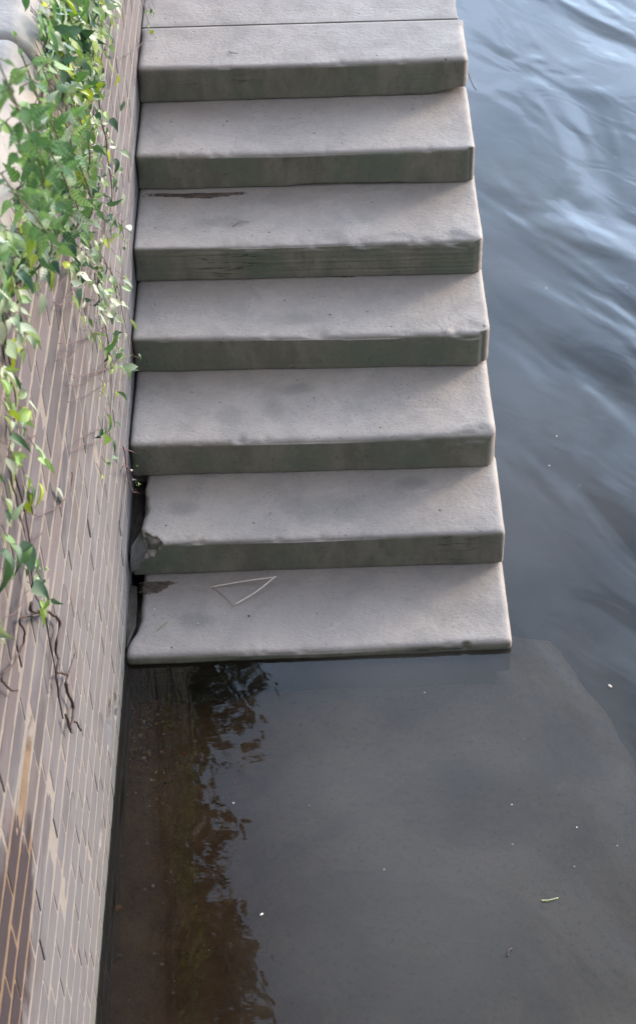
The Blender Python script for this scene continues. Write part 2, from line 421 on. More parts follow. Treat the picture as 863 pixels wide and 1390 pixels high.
def wall_patches(n, P, nz):
    r = None
    for (u, v, ry, rz) in ((22, 1265, .22, .17), (34, 1190, .13, .07), (33, 1075, .16, .035), (5, 1330, .3, .2)):
        s_ = n.patch(P, wl(u, v, 0), (.3, ry, rz), nz, .18)
        r = s_ if r is None else n.math('MAXIMUM', r, s_)
    return r
def mortar_mat():
    m, n, b = material('lime_mortar'); P = n.pos()
    fine = n.noise(P, 130, 4, .75); mid = n.noise(P, 14, 4, .6); nz = n.noise(P, 7, 5, .65)
    c = n.mix(mid, (.25, .212, .188), (.33, .285, .25)); c = n.mix(n.math('MULTIPLY', n.step(fine, .5, .8), .5), c, (.25, .19, .15))
    z = n.sep(P)[2]
    c = n.mix(n.math('MULTIPLY', n.step(z, 1.6, .3), .4), c, (.31, .285, .265))
    c = n.mix(wall_patches(n, P, nz), c, n.mix(mid, (.16, .10, .06), (.28, .19, .12)))
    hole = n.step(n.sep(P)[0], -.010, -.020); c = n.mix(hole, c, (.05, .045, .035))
    n.put(b.inputs['Base Color'], c); b.inputs['Roughness'].default_value = .9
    n.put(b.inputs['Normal'], n.bump(n.math('ADD', fine, mid), .005, 1)); return m
M_BRICK, M_MORTAR = brick_mat(), mortar_mat()
M_COPE = simple('coping_stone', (.37, .335, .31), .85, .3, 9, .004)
wall = thing('brick_wall', (-.15, 1.0, 0), 'tall weathered mauve brick river wall with pale mortar beside the stone steps', 'wall')
CRS, BL = .1002, .1095
holes = [(wl(149, 982, 0), .07, .05), (wl(36, 1035, 0), .10, .016), (wl(29, 1085, 0), .07, .016), (wl(96, 975, 0), .03, .02), (wl(157, 955, 0), .03, .04), (wl(137, 1130, 0), .03, .02)]
def hole_w(y, z):
    w = 0
    for h, ry, rz in holes:
        q = math.hypot((y-h.y)/ry, (z-h.z)/rz)+.35*MN.noise(Vector((y*25, z*25, 0))); w = max(w, ss(1.1, .8, q))
    return w
V = []; F = []; C = []
Y0, Y1 = -3.4, 5.6
nc = 26; zb = -.52
rb = random.Random(5)
CORN = [(0, 0), (1, 0), (1, 1), (0, 1)]
for i in range(nc):
    z0 = zb+i*CRS; 
    if z0+CRS > 2.083+.02: continue
    off = (.5*BL if i % 2 else 0)+rb.uniform(-.010, .010)
    y = Y0-off
    while y < Y1:
        L = BL*rb.uniform(.97, 1.03)
        if rb.random() < (.25 if z0 < .7 else .5): L = BL*rb.choice((1.95, 2.0, 2.9))
        a, b2 = y+.0052, y+L-.0052; c0, c1 = z0+.0112+rb.uniform(-.003, .003), z0+CRS-.0112+rb.uniform(-.003, .003)
        gx = rb.gauss(.0012, .0002); y += L
        ym, zm = (a+b2)/2, (c0+c1)/2
        if hole_w(ym, zm) > .75: continue
        base = rb.choice([(.235, .185, .18), (.215, .175, .175), (.25, .20, .185), (.20, .165, .17), (.265, .205, .19), (.17, .14, .15)])
        k_ = rb.uniform(.45, .74); col = (base[0]*k_, base[1]*k_*1.03, base[2]*k_*1.08)
        tilt = rb.gauss(0, .0004)
        s = len(V); nY = max(2, int(L/.03)); nZ = 3
        ys = [a, a+.004]+[a+.004+(b2-a-.008)*t/nY for t in range(1, nY)]+[b2-.004, b2]
        zs = [c0, c0+.004]+[c0+.004+(c1-c0-.008)*t/nZ for t in range(1, nZ)]+[c1-.004, c1]
        for iy, yy in enumerate(ys):
            for iz, zz in enumerate(zs):
                e = (iy in (0, len(ys)-1)) + (iz in (0, len(zs)-1))
                n1 = MN.noise(Vector((yy*38, zz*38, i*2.0)))
                jy = .0030*MN.noise(Vector((yy*60, zz*60, 3))); jz = .0042*MN.noise(Vector((yy*30, zz*40, 9)))+.0015*MN.noise(Vector((yy*110, zz*110, 4)))
                xx = gx + .0005*n1 - .0006*(e > 0) - .0005*(e > 1)*(1+n1) - .03*hole_w(yy, zz) + tilt*((yy-ym)/.05)
                V.append(Vector((xx, yy+jy, zz+jz))); C.append(col)
        w = len(zs)
        for iy in range(len(ys)-1):
            for iz in range(w-1): F.append((s+iy*w+iz, s+(iy+1)*w+iz, s+(iy+1)*w+iz+1, s+iy*w+iz+1))
        # sides back into the mortar
        ring = [(iy, 0) for iy in range(len(ys))]+[(len(ys)-1, iz) for iz in range(1, w)]+[(iy, w-1) for iy in range(len(ys)-2, -1, -1)]+[(0, iz) for iz in range(w-2, 0, -1)]
        rb0 = len(V)
        for iy, iz in ring: q = V[s+iy*w+iz]; V.append(Vector((-.045, q.y, q.z))); C.append(col)
        for q in range(len(ring)):
            q2 = (q+1) % len(ring); A, B = ring[q], ring[q2]
            F.append((s+A[0]*w+A[1], rb0+q, rb0+q2, s+B[0]*w+B[1]))
link('brickwork', V, F, M_BRICK, wall, C, smooth=False)
V = []; F = []
ys = list(np.arange(Y0, Y1+.001, .011)); zs = list(np.arange(zb, 2.084, .011))
for yy in ys:
    for zz in zs:
        V.append(Vector((-.0003+.0004*MN.noise(Vector((yy*5, zz*5, 0)))+.0004*MN.noise(Vector((yy*40, zz*40, 0)))-.045*hole_w(yy, zz), yy, zz)))
w = len(zs)
for iy in range(len(ys)-1):
    for iz in range(w-1): F.append((iy*w+iz, (iy+1)*w+iz, (iy+1)*w+iz+1, iy*w+iz+1))
link('mortar', V, F, M_MORTAR, wall)
V = []; F = []; box(V, F, -.36, -.06, Y0, Y1, -1.6, 2.08); link('wall_core', V, F, M_MORTAR, wall, smooth=False)
yy = Y0
q = 0
while yy < Y1-.1:
    L = .62+.1*random.random()
    def cd(p, nn):
        p = p.copy(); t = ss(2.10, 2.21, p.z)
        if p.x > -.15: p.x -= .035*t*t
        return p
    slab('coping_stone', -.40, .016, yy+.003, min(yy+L, Y1)-.003, 2.082, 2.212, .028, wall, M_COPE, cd, step=(.03, .03, .03), amp=.003, seed=40+q); yy += L; q += 1

# ------------------------------------------------------------------ water, bed, banks
def water_mat():
    m, n, b = material('river_water'); n.n.remove(b); out = n.n['Material Output']; P = n.pos()
    s = n.sep(P)
    open_ = n.math('MAXIMUM', n.step(s[0], 1.1, 1.8), 0.0)
    far = n.step(s[1], .6, 3.8)
    amp = n.math('MULTIPLY', open_, n.math('ADD', .46, n.math('MULTIPLY', far, -.14)))
    amp = n.math('ADD', amp, .035)
    def along(deg, a, b_):
        t = R(deg); cu, su = math.cos(t), math.sin(t)
        u_ = n.math('ADD', n.math('MULTIPLY', s[0], cu*a), n.math('MULTIPLY', s[1], su*a)); v_ = n.math('ADD', n.math('MULTIPLY', s[0], -su*b_), n.math('MULTIPLY', s[1], cu*b_))
        return n.comb(u_, v_, 0.0)
    w1 = n.noise(along(-62, .55, 1.25), 1.9, 2, .35, .9); w2 = n.noise(along(-50, .7, 1.4), 5.5, 2, .5, .5)
    w3 = n.noise(n.mapping(P, sc=(.5, 1.6, 1)), 26, 2, .5)
    h = n.math('ADD', n.math('MULTIPLY', w1, 1.0), n.math('MULTIPLY', w2, .06))
    h = n.math('MULTIPLY', h, amp)
    near = n.math('MULTIPLY', n.step(s[0], .75, .05), n.math('MULTIPLY', w3, .0009))
    h = n.math('ADD', h, near);     nrm = n.bump(h, .10, 1.0)
    fr = n.new('ShaderNodeFresnel'); fr.inputs['IOR'].default_value = 1.50; n.put(fr.inputs['Normal'], nrm)
    gl = n.new('ShaderNodeBsdfGlossy'); gl.inputs['Roughness'].default_value = .015; n.put(gl.inputs['Normal'], nrm)
    tr = n.new('ShaderNodeBsdfTransparent'); tr.inputs['Color'].default_value = (.86, .82, .72, 1)
    df = n.new('ShaderNodeBsdfDiffuse')
    cl = n.noise(n.mapping(P, loc=(3, 1, 0)), 1.4, 4, .5, .4)
    n.put(df.inputs['Color'], n.mix(cl, (.11, .098, .082), (.20, .172, .145)))
    m1 = n.new('ShaderNodeMixShader'); 
    n.put(m1.inputs[0], n.math('MULTIPLY', n.math('MULTIPLY', n.step(s[0], .25, .8, .02, .25), n.step(s[0], 1.9, 1.4, .45, 1)), n.step(cl, .3, .7, .7, 1.3)))
    n.l.new(tr.outputs[0], m1.inputs[1]); n.l.new(df.outputs[0], m1.inputs[2])
    m2 = n.new('ShaderNodeMixShader'); n.put(m2.inputs[0], fr.outputs[0]); n.l.new(m1.outputs[0], m2.inputs[1]); n.l.new(gl.outputs[0], m2.inputs[2])
    n.l.new(m2.outputs[0], out.inputs['Surface']); return m
M_WATER = water_mat()
V = []; F = []
gx_ = [-.03]+[.25*i for i in range(1, 17)]+[5, 6, 8, 12, 20, 40, 100, 250, 500]; gy_ = [-300, -100, -40, -15, -8, -6, -5, -4]+[-3.5+.25*i for i in range(0, 40)]+[7, 8, 10, 14, 20, 40, 100, 250, 500]
for x in gx_:
    for y in gy_: V.append(Vector((x, y, 0)))
w = len(gy_)
for i in range(len(gx_)-1):
    for j in range(w-1): F.append((i*w+j, (i+1)*w+j, (i+1)*w+j+1, i*w+j+1))
tag(link('river_water', V, F, M_WATER, None, smooth=False), kind='structure')
def bed_mat(name, a, b_, c_, sc):
    m, n, b = material(name); P = n.pos(); f = n.noise(P, sc, 5, .65, .6); g = n.noise(P, sc*9, 4, .7)
    c = n.mix(n.step(f, .3, .7), a, b_); c = n.mix(n.math('MULTIPLY', n.step(g, .5, .75), .6), c, c_)
    n.put(b.inputs['Base Color'], c); b.inputs['Roughness'].default_value = .95; b.inputs['Specular IOR Level'].default_value = .1
    n.put(b.inputs['Normal'], n.bump(n.math('ADD', f, g), .01)); return m
M_BED = bed_mat('silt_bed', (.085, .058, .038), (.13, .088, .058), (.05, .035, .025), 7)
M_DEEP = bed_mat('dimmed_silt', (.02, .024, .026), (.035, .038, .036), (.02, .02, .02), 2)  # dark tone stands in for the light that deep water absorbs
M_LEDGE = bed_mat('silted_ledge', (.20, .17, .15), (.27, .235, .205), (.13, .115, .10), 4)
def sheet(name, xs, ys, fz, mat, kind='structure'):
    V = [Vector((x, y, fz(x, y))) for x in xs for y in ys]; w = len(ys)
    F = [(i*w+j, (i+1)*w+j, (i+1)*w+j+1, i*w+j+1) for i in range(len(xs)-1) for j in range(w-1)]
    return tag(link(name, V, F, mat), kind=kind)
sheet('river_bed', [-.03, 3, 30, 500], [-300, -5, 6, 500], lambda x, y: -1.5, M_DEEP)
# silted shallow ground at the wall foot and the sunken ledge the steps stand on
ap = [(at(u, v, 2, -.20).x, at(u, v, 2, -.20).y) for u, v in ((696, 843), (748, 845), (768, 872), (788, 900), (818, 940), (843, 985), (858, 1040), (870, 1090), (880, 1200))]
def apx(y):
    if y >= ap[1][1]: return None
    for (xa, ya), (xb, yb) in zip(ap[1:], ap[2:]):
        if yb <= y <= ya: return xa+(xb-xa)*(ya-y)/(ya-yb)
    return ap[-1][0]+.02*(ap[-1][1]-y)
V = []; F = []; ys = list(np.linspace(ap[0][1], -3.3, 150)); nx = 60
for y in ys:
    xr = apx(y-1e-6) or ap[1][0]; xr += .012*MN.noise(Vector((y*9, 0, 0)))
    for i in range(nx+1):
        t = i/nx; x = -.03+(xr+.03)*t
        z = -.20-.05*ss(.55, .2, x)-.10*ss(.75, 1.0, t)*ss(-.2, .1, xr-1.3)+.012*MN.noise(Vector((x*5, y*5, 0)))
        V.append(Vector((x, y, z)))
    V.append(Vector((xr+.05, y, -.37))); V.append(Vector((xr+.20, y, -1.55)))
w = nx+3
for i in range(len(ys)-1):
    for j in range(w-1): F.append((i*w+j, (i+1)*w+j, (i+1)*w+j+1, i*w+j+1))
e0 = len(V)
for j in range(w): V.append(Vector((V[j].x, V[j].y+.02, -1.55)))
for j in range(w-1): F.append((e0+j, j, j+1, e0+j+1))
def ledge_mat():
    m, n, b = material('silted_ledge'); P = n.pos(); f = n.noise(P, 4, 5, .65, .8); g = n.noise(P, 45, 4, .7); s = n.sep(P); lg = n.noise(n.mapping(P, loc=(2, 5, 0)), 1.7, 5, .6, 1.0)
    st = n.mix(n.step(lg, .36, .64), (.20, .145, .105), (.42, .32, .24)); br = n.mix(n.step(n.noise(P, 9, 5), .3, .7), (.13, .072, .042), (.21, .12, .068))
    c = n.mix(n.step(n.math('ADD', s[0], n.math('MULTIPLY', f, .35)), .50, .95), br, st)
    c = n.mix(n.math('MULTIPLY', n.step(g, .5, .75), .5), c, (.05, .04, .03))
    gr = n.patch(P, at(262, 1000, 2, -.22), (.13, .13, .2), f, .5); c = n.mix(n.math('MULTIPLY', gr, .25), c, (.07, .08, .045))
    n.put(b.inputs['Base Color'], c); b.inputs['Roughness'].default_value = .95; b.inputs['Specular IOR Level'].default_value = .1
    n.put(b.inputs['Normal'], n.bump(n.math('ADD', f, g), .01)); return m
tag(link('sunken_ledge', V, F, ledge_mat()), kind='structure')
# bank behind the wall
sheet('river_bank', [-500, -30, -3, -.36], [-300, -5, 6, 500], lambda x, y: 2.07, simple('bank_soil', (.09, .075, .05), .95, .3, 3))

# ------------------------------------------------------------------ pebbles, floating bits, litter on the steps
def stone_geo(V, F, c, r, sq=(1, .8, .5), sd=0, C=None, col=None):
    b = len(V); n1, n2 = 7, 10
    rot = Matrix.Rotation(sd*1.7, 3, 'Z')
    for i in range(n1+1):
        th = math.pi*i/n1
        for j in range(n2):
            ph = 2*math.pi*j/n2; d = Vector((math.sin(th)*math.cos(ph), math.sin(th)*math.sin(ph), math.cos(th)))
            k = 1+.35*MN.noise(d*1.4+Vector((sd*3.1, 0, 0)))
            V.append(Vector(c)+rot @ Vector((d.x*sq[0], d.y*sq[1], d.z*sq[2]))*r*k)
            if C is not None: C.append(col)
    for i in range(n1):
        for j in range(n2): F.append((b+i*n2+j, b+(i+1)*n2+j, b+(i+1)*n2+(j+1) % n2, b+i*n2+(j+1) % n2))
def tint_mat(name, rough=.7, spec=.3, trans=0.0, bump=.0):
    m, n, b = material(name); t = n.attr('tint'); P = n.pos()
    f = n.noise(P, 60, 3); c = n.mix(f, n.mix(1.0, t, (.75, .75, .75), 'MULTIPLY'), n.mix(1.0, t, (1.25, 1.25, 1.25), 'MULTIPLY'))
    n.put(b.inputs['Base Color'], c); b.inputs['Roughness'].default_value = rough; b.inputs['Specular IOR Level'].default_value = spec
    if bump: n.put(b.inputs['Normal'], n.bump(n.noise(P, 160, 3), bump))
    if trans:
        tl = n.new('ShaderNodeBsdfTranslucent'); n.put(tl.inputs[0], n.mix(1.0, c, (1.1, 1.3, .5), 'MULTIPLY'))
        mx = n.new('ShaderNodeMixShader'); mx.inputs[0].default_value = trans
        n.l.new(b.outputs[0], mx.inputs[1]); n.l.new(tl.outputs[0], mx.inputs[2]); n.l.new(mx.outputs[0], n.n['Material Output'].inputs['Surface'])
    return m
M_PEB = tint_mat('pebble'); M_LEAF = tint_mat('leaf', .5, .4, .22); M_STEM = tint_mat('stem', .6, .3)
V = []; F = []; C = []; rp = random.Random(3)
for _ in range(420):
    u = rp.gauss(190, 26); v = rp.gauss(985, 50)
    if rp.random() < .3: u, v = rp.uniform(140, 330), rp.uniform(910, 1360)
    if v < 912 or u < 135: continue
    p = at(u, v, 2, -.232); r_ = rp.choice([.0022, .003, .0035, .005, .007])*rp.uniform(.7, 1.2)
    col = rp.choice([(.30, .15, .07), (.42, .25, .12), (.10, .07, .05), (.5, .42, .3), (.22, .10, .05), (.16, .12, .08), (.06, .07, .04)])
    stone_geo(V, F, (p.x, p.y, p.z), r_, (1, .8, .55), rp.random()*9, C, col)
tag(link('gravel', V, F, M_PEB, None, C), 'scattered rusty brown gravel on the shallow bed at the wall foot', 'gravel', None, 'stuff')
V = []; F = []; C = []; p = at(159, 1233, 2, -.225); stone_geo(V, F, p, .016, (1, .7, .5), 2, C, (.42, .17, .06))
tag(link('pebble', V, F, M_PEB, None, C, origin=p), 'single orange brown pebble lying under shallow water near the wall', 'pebble')
V = []; F = []; C = []; p = at(250, 1023, 2, -.222); stone_geo(V, F, p, .009, (1, .7, .5), 5, C, (.35, .06, .03))
tag(link('pebble', V, F, M_PEB, None, C, origin=p), 'small dark red pebble under the reflection of the tree', 'pebble')
fl = [(355, 1241, .0042, (.95, .86, .66), 'cream petal floating left of centre at the bottom of the water'),
      (727, 905, .0055, (.6, .52, .42), 'pale tan flake floating beside the edge of the sunken ledge')]
fl[1] = (827, 931, .0055, (.6, .52, .42), fl[1][4])
for u, v, r_, col, lb in fl:
    V = []; F = []; C = []; p = at(u, v, 2, .001); stone_geo(V, F, p, r_, (1.5, .8, .3), u*.1, C, col)
    tag(link('floating_petal', V, F, M_PEB, None, C, origin=p), lb, 'petal')
g0 = None
for i, (u, v) in enumerate([(725, 49), (770, 57), (850, 100), (741, 391), (819, 296), (745, 632), (755, 592), (786, 659), (711, 1003), (782, 1123), (837, 1148), (695, 1146), (779, 1176), (420, 1093), (576, 940), (850, 391), (317, 1090), (835, 214), (694, 1092), (521, 1180)]):
    if g0 is None:
        V = []; F = []; C = []; p = at(u, v, 2, .001); stone_geo(V, F, p, .0026, (1.3, .8, .3), 1, C, (.85, .8, .7))
        g0 = tag(link('floating_speck', V, F, M_PEB, None, C, origin=p), 'tiny whitish seed speck floating on the water surface', 'speck', 'tiny pale specks scattered on the water')
    else:
        o = g0.copy(); COL.objects.link(o); o.location = at(u, v, 2, .001); s_ = random.uniform(.5, 1.05); o.scale = (s_, s_, s_); o.rotation_euler.z = i
def stick(name, pts, r_, col, label, cat, group=None, sub=4, jit=.0006):
    V = []; F = []; C = []; pp = smooth_path(pts, sub, jit)
    tube(V, F, pp, [r_*(1-.4*i/len(pp)) for i in range(len(pp))], 6, C, col)
    o = link(name, V, F, M_STEM, None, C, origin=pp[0]); return tag(o, label, cat, group)
def T(u, v, k, h=.002): return at(u, v, 2, ZT[k]+h)
V = []; F = []; C = []
for pts in ([T(286, 797, 6), T(330, 789, 6, .014), T(375, 783, 6, .030)], [T(373, 783, 6, .030), T(348, 803, 6, .016), T(318, 821, 6)]):
    tube(V, F, smooth_path(pts, 4), .0023, 6, C, (.72, .62, .54))
tag(link('straw', V, F, M_STEM, None, C, origin=T(318, 820, 6)), 'bent pale dry straw leaning on the back of the lowest step', 'straw')
stick('twig', [T(286, 796, 6), T(300, 806, 6), T(316, 822, 6), T(313, 826, 6)], .0009, (.20, .16, .14), 'thin dark strip under the bent straw on the lowest step', 'twig')  # thin dark strip joining the two feet of the straw
stick('grass_blade', [T(213, 856, 6), T(220, 850, 6), T(228, 843, 6)], .0012, (.25, .28, .08), 'short green grass blade on the lowest step', 'grass blade')
stick('twig', [T(311, 70, 0), T(317, 72, 0, .004), T(323, 73, 0)], .0018, (.16, .12, .10), 'short brown twig on the topmost step', 'twig')
stick('twig', [T(316, 307, 2), T(327, 300, 2, .005), T(338, 302, 2)], .0018, (.22, .18, .15), 'short curved twig on the third step', 'twig')
stick('twig', [at(636, 100, 2, .80), at(640, 112, 2, .80), at(646, 122, 2, .80)], .0032, (.12, .10, .09), 'dark stub of twig poking from the right side of the topmost step', 'twig')
stick('twig', [at(735, 1222, 2, .003), at(742, 1222, 2, .004), at(757, 1219, 2, .003)], .0022, (.55, .60, .30), 'short pale green stalk floating at the lower right', 'twig')
stick('twig', [at(688, 1298, 2, .002), at(690, 1291, 2, .004), at(694, 1287, 2, .003)], .003, (.10, .08, .08), 'small dark curled twig floating at the bottom edge', 'twig')
V = []; F = []; C = []
for u, v, k, r_ in ((210, 827, 6, .003), (269, 846, 6, .002)):
    V = []; F = []; C = []; p = T(u, v, k, .001); stone_geo(V, F, p, r_, (1, .8, .6), u, C, (.85, .82, .78))
    tag(link('grit_crumb', V, F, M_PEB, None, C, origin=p), 'tiny white crumb on the lowest step ' + ('nearer the wall' if u < 240 else 'farther from the wall'), 'crumb')
V = []; F = []; C = []; p = T(338, 836, 6, .001); stone_geo(V, F, p, .0045, (1, .8, .3), 3, C, (.05, .04, .035))
tag(link('dried_leaf', V, F, M_PEB, None, C, origin=p), 'small dark dried leaf crumb in the middle of the lowest step', 'leaf')

# ------------------------------------------------------------------ plants
OUT_N = [(0, 0), (.06, .62), (.17, .98), (.30, 1.0), (.45, .80), (.60, .55), (.75, .33), (.88, .15), (1, 0)]     # nettle-like
OUT_H = [(0, 0), (-.08, .5), (-.02, .86), (.14, 1.0), (.32, .86), (.50, .62), (.68, .38), (.86, .16), (1, 0)]    # heart-shaped
OUT_L = [(0, 0), (.08, .4), (.25, .85), (.45, 1.0), (.65, .8), (.85, .4), (1, 0)]                              # plain oval
def leaf(V, F, C, p, d, nrm, L, W, out, col, serr=False, curl=.25, fold=.25, rnd=random):
    d = d.normalized(); nrm = (nrm-d*nrm.dot(d)); nrm = nrm.normalized() if nrm.length > 1e-6 else d.orthogonal().normalized()
    s = d.cross(nrm); b = len(V)
    if serr:
        o2 = []
        for (t0, w0), (t1, w1) in zip(out, out[1:]):
            o2.append((t0, w0)); o2.append(((t0+t1)/2+.045, (w0+w1)/2*1.22+.03)); o2.append(((t0*.4+t1*.6)+.005, (w0*.4+w1*.6)*.84))
        o2.append(out[-1]); out = o2
    n = len(out)
    tw = rnd.uniform(-.3, .3)
    for t, w in out:
        c = p+d*(L*t)-nrm*(curl*L*t*t)
        ww = w*W*.5; up = fold*W*.5*math.sin(math.pi*min(max(t, 0), 1)*.85+.15); ln = nrm*up
        sv = (s*math.cos(tw*t)+nrm*math.sin(tw*t))
        V.append(c+sv*ww+ln); V.append(c+nrm*(.0006)); V.append(c-sv*ww+ln)
        for q in range(3):
            k = (1.0, 1.16, 1.0)[q]; C.append((col[0]*k, col[1]*k, col[2]*k))
    for i in range(n-1):
        a = b+3*i; F.append((a, a+1, a+4, a+3)); F.append((a+1, a+2, a+5, a+4))
GREENS = [(.14, .25, .08), (.11, .21, .07), (.18, .30, .09), (.085, .17, .07), (.22, .34, .09)]
PALE = [(.33, .40, .27), (.42, .47, .35), (.27, .36, .22), (.48, .50, .40)]
YEL = [(.34, .42, .04), (.42, .46, .06)]
DARKG = [(.05, .11, .065), (.065, .13, .08)]
BR = (.14, .085, .075)
def vj(col, r): k = r.uniform(.82, 1.2); return (col[0]*k, col[1]*k, col[2]*k)
def rv(r, s): return Vector((r.gauss(0, s), r.gauss(0, s), r.gauss(0, s)))
def finish(name, root_p, Vs, Fs, Cs, Vl, Fl, Cl, label, cat, group=None):
    t = thing(name, root_p, label, cat, group)
    link('stem', Vs, Fs, M_STEM, t, Cs); link('foliage', Vl, Fl, M_LEAF, t, Cl); return t
# nettles rooted in the wall
def nettle(base, tip, nodes, LL, label, sd):
    r = random.Random(sd); Vs, Fs, Cs, Vl, Fl, Cl = [], [], [], [], [], []
    base, tip = Vector(base), Vector(tip); mid = (base+tip)/2+Vector((.05, r.uniform(-.02, .02), -.02))
    pp = smooth_path([base, mid, tip], 8); n = len(pp)
    tube(Vs, Fs, pp, [.0032*(1-.6*i/n) for i in range(n)], 6, Cs, (.16, .17, .08))
    for i in range(nodes):
        f = .18+.82*i/(nodes-1); q = pp[min(int(f*(n-1)), n-1)]; up = (pp[min(int(f*(n-1))+1, n-1)]-pp[max(int(f*(n-1))-1, 0)]).normalized()
        ph = i*math.pi/2+r.uniform(-.5, .5); a = up.orthogonal().normalized(); bb = up.cross(a)
        size = LL*(1.0-.25*f)*r.uniform(.8, 1.15)*(.5 if i == nodes-1 else 1)
        for s in (0, math.pi):
            dr = a*math.cos(ph+s)+bb*math.sin(ph+s)
            dd = dr+up*r.uniform(-.1, .35)+Vector((0, 0, -r.uniform(.05, .5)))+rv(r, .12)
            if dd.x < -.2: dd.x *= .4
            pet = q+dr*.012; tube(Vs, Fs, [q, pet], .0012, 4, Cs, (.2, .2, .1))
            c = r.choice(GREENS[:3]+[GREENS[4]]) if f > .45 else r.choice(GREENS+DARKG)
            if r.random() < .03: c = r.choice(YEL)
            if r.random() < .10: c = r.choice(PALE)
            leaf(Vl, Fl, Cl, pet, dd, up+rv(r, .25)+Vector((.35, 0, .3)), size, size*r.uniform(.38, .5), OUT_N, vj(c, r), True, r.uniform(.1, .45), r.uniform(.1, .4), r)
    return finish('nettle', base, Vs, Fs, Cs, Vl, Fl, Cl, label, 'nettle', 'nettles growing on the river wall')
NL = [((52, 300), (24, 58), 8, .078, 'tall bright green nettle at the far left with its tip over the pale coping'),
      ((70, 275), (58, 92), 7, .070, 'bright nettle just right of the tallest one, below the coping edge'),
      ((40, 330), (-4, 78), 8, .075, 'nettle cut by the left edge of the photo beside the coping'),
      ((88, 290), (96, 128), 7, .062, 'nettle closest to the trailing creeper, halfway down the clump'),
      ((40, 345), (8, 165), 7, .070, 'dark green nettle low at the left edge of the photo'),
      ((68, 330), (50, 175), 7, .068, 'nettle in the centre of the clump with broad drooping leaves'),
      ((75, 345), (78, 225), 6, .060, 'short nettle at the bottom right of the clump'),
      ((60, 255), (40, 112), 7, .064, 'nettle between the two tallest ones'),
      ((20, 260), (10, 120), 7, .068, 'nettle leaning from the coping behind the tallest one'),
      ((95, 330), (98, 200), 7, .056, 'thin nettle at the right edge of the clump mixed with the creeper'),
      ((20, 390), (2, 235), 7, .066, 'broad-leaved nettle at the lower left of the clump'),
      ((40, 375), (22, 262), 6, .060, 'lowest nettle of the clump, hanging above the bare bricks')]
for i, (b_, t_, nn_, L_, lb) in enumerate(NL):
    nettle(wl(b_[0], b_[1], .0), wl(t_[0], t_[1], .12+.03*(i % 3)), nn_+6, L_*.68, lb, 100+i)
# trailing creepers
def creeper(name, paths, leafspec, tendrils, label, cat, sd, jut=.035, group=None):
    """paths: lists of (u, v) on the wall; leafspec: (path points with spread and count)"""
    r = random.Random(sd); Vl, Fl, Cl = [], [], []; parts = []
    for pth, rad, col in paths:
        pts = [wl(q[0], q[1], q[2] if len(q) > 2 else r.uniform(.008, jut)) for q in pth]; pp = smooth_path(pts, 5, .0022)
        v_, f_, c_ = [], [], []; tube(v_, f_, pp, [rad*(1-.5*i/len(pp)) for i in range(len(pp))], 5, c_, col); parts.append(('stem', v_, f_, c_))
    for (u, v, su, sv, cnt, L0, mixw) in leafspec:
        if cnt > 20: cnt = int(cnt*(1.5 if u < 100 or v < 130 else .68))
        L0 *= 1.05; mixw = (min(.75, mixw[0]*1.25+.05), mixw[1]*.5, mixw[2])
        for _ in range(cnt):
            uu, vv = r.gauss(u, su), r.gauss(v, sv)
            p = wl(uu, vv, abs(r.gauss(.03, .022))+.008)
            d = Vector((r.uniform(.0, .7), r.gauss(0, .55), -1+r.gauss(0, .45)))
            if r.random() < .2: d = Vector((r.uniform(.2, 1), r.gauss(0, .8), r.uniform(-.3, .5)))
            nrm = Vector((1, r.gauss(0, .6), r.uniform(0, .9)))
            x = r.random(); a, b2, c2 = mixw
            col = r.choice(PALE) if x < a else r.choice(YEL) if x < a+b2 else r.choice(DARKG) if x < a+b2+c2 else r.choice(GREENS)
            L = L0*r.uniform(.6, 1.25); o_ = r.choice((OUT_H, OUT_H, OUT_L))
            leaf(Vl, Fl, Cl, p, d, nrm, L, L*r.uniform(.34, .68), o_, vj(col, r), False, r.uniform(-.2, .7), r.uniform(0, 1.0), r)
            if r.random() < .5:
                q = p+Vector((-.012, r.gauss(0, .015), r.uniform(.01, .03))); tube(Vl, Fl, [q, p], .0008, 4, Cl, BR)
    for tp in tendrils:
        pts = [wl(q[0], q[1], .012+.012*i_) for i_, q in enumerate(tp)]; pp = smooth_path(pts, 4, .0018)
        v_, f_, c_ = [], [], []; tube(v_, f_, pp, [.0015*(1-.35*i/len(pp)) for i in range(len(pp))], 5, c_, vj(BR, r)); parts.append(('tendril', v_, f_, c_))
    p0 = paths[0][0][0]
    t = thing(name, wl(p0[0], p0[1], .0), label, cat, group)
    for nm, v_, f_, c_ in parts: link(nm, v_, f_, M_STEM, t, c_)
    link('foliage', Vl, Fl, M_LEAF, t, Cl); return t
ST = (.17, .12, .09)
creeper('creeper', [([(100, -40), (98, 10), (92, 60), (100, 110)], .003, ST), ([(120, -40), (118, 20), (112, 70)], .0025, ST)],
        [(95, 15, 20, 18, 120, .042, (.12, .10, .25)), (88, 62, 17, 22, 80, .045, (.22, .10, .3)), (118, 60, 12, 30, 60, .038, (.5, .08, .2)), (110, 112, 17, 18, 60, .04, (.3, .10, .3)), (135, 10, 12, 14, 40, .035, (.5, .05, .2)),
         (70, 40, 8, 16, 22, .042, (.15, .1, .4))], [], 'dense leafy creeper clump hanging over the coping at the top left', 'creeper', 7, .05)
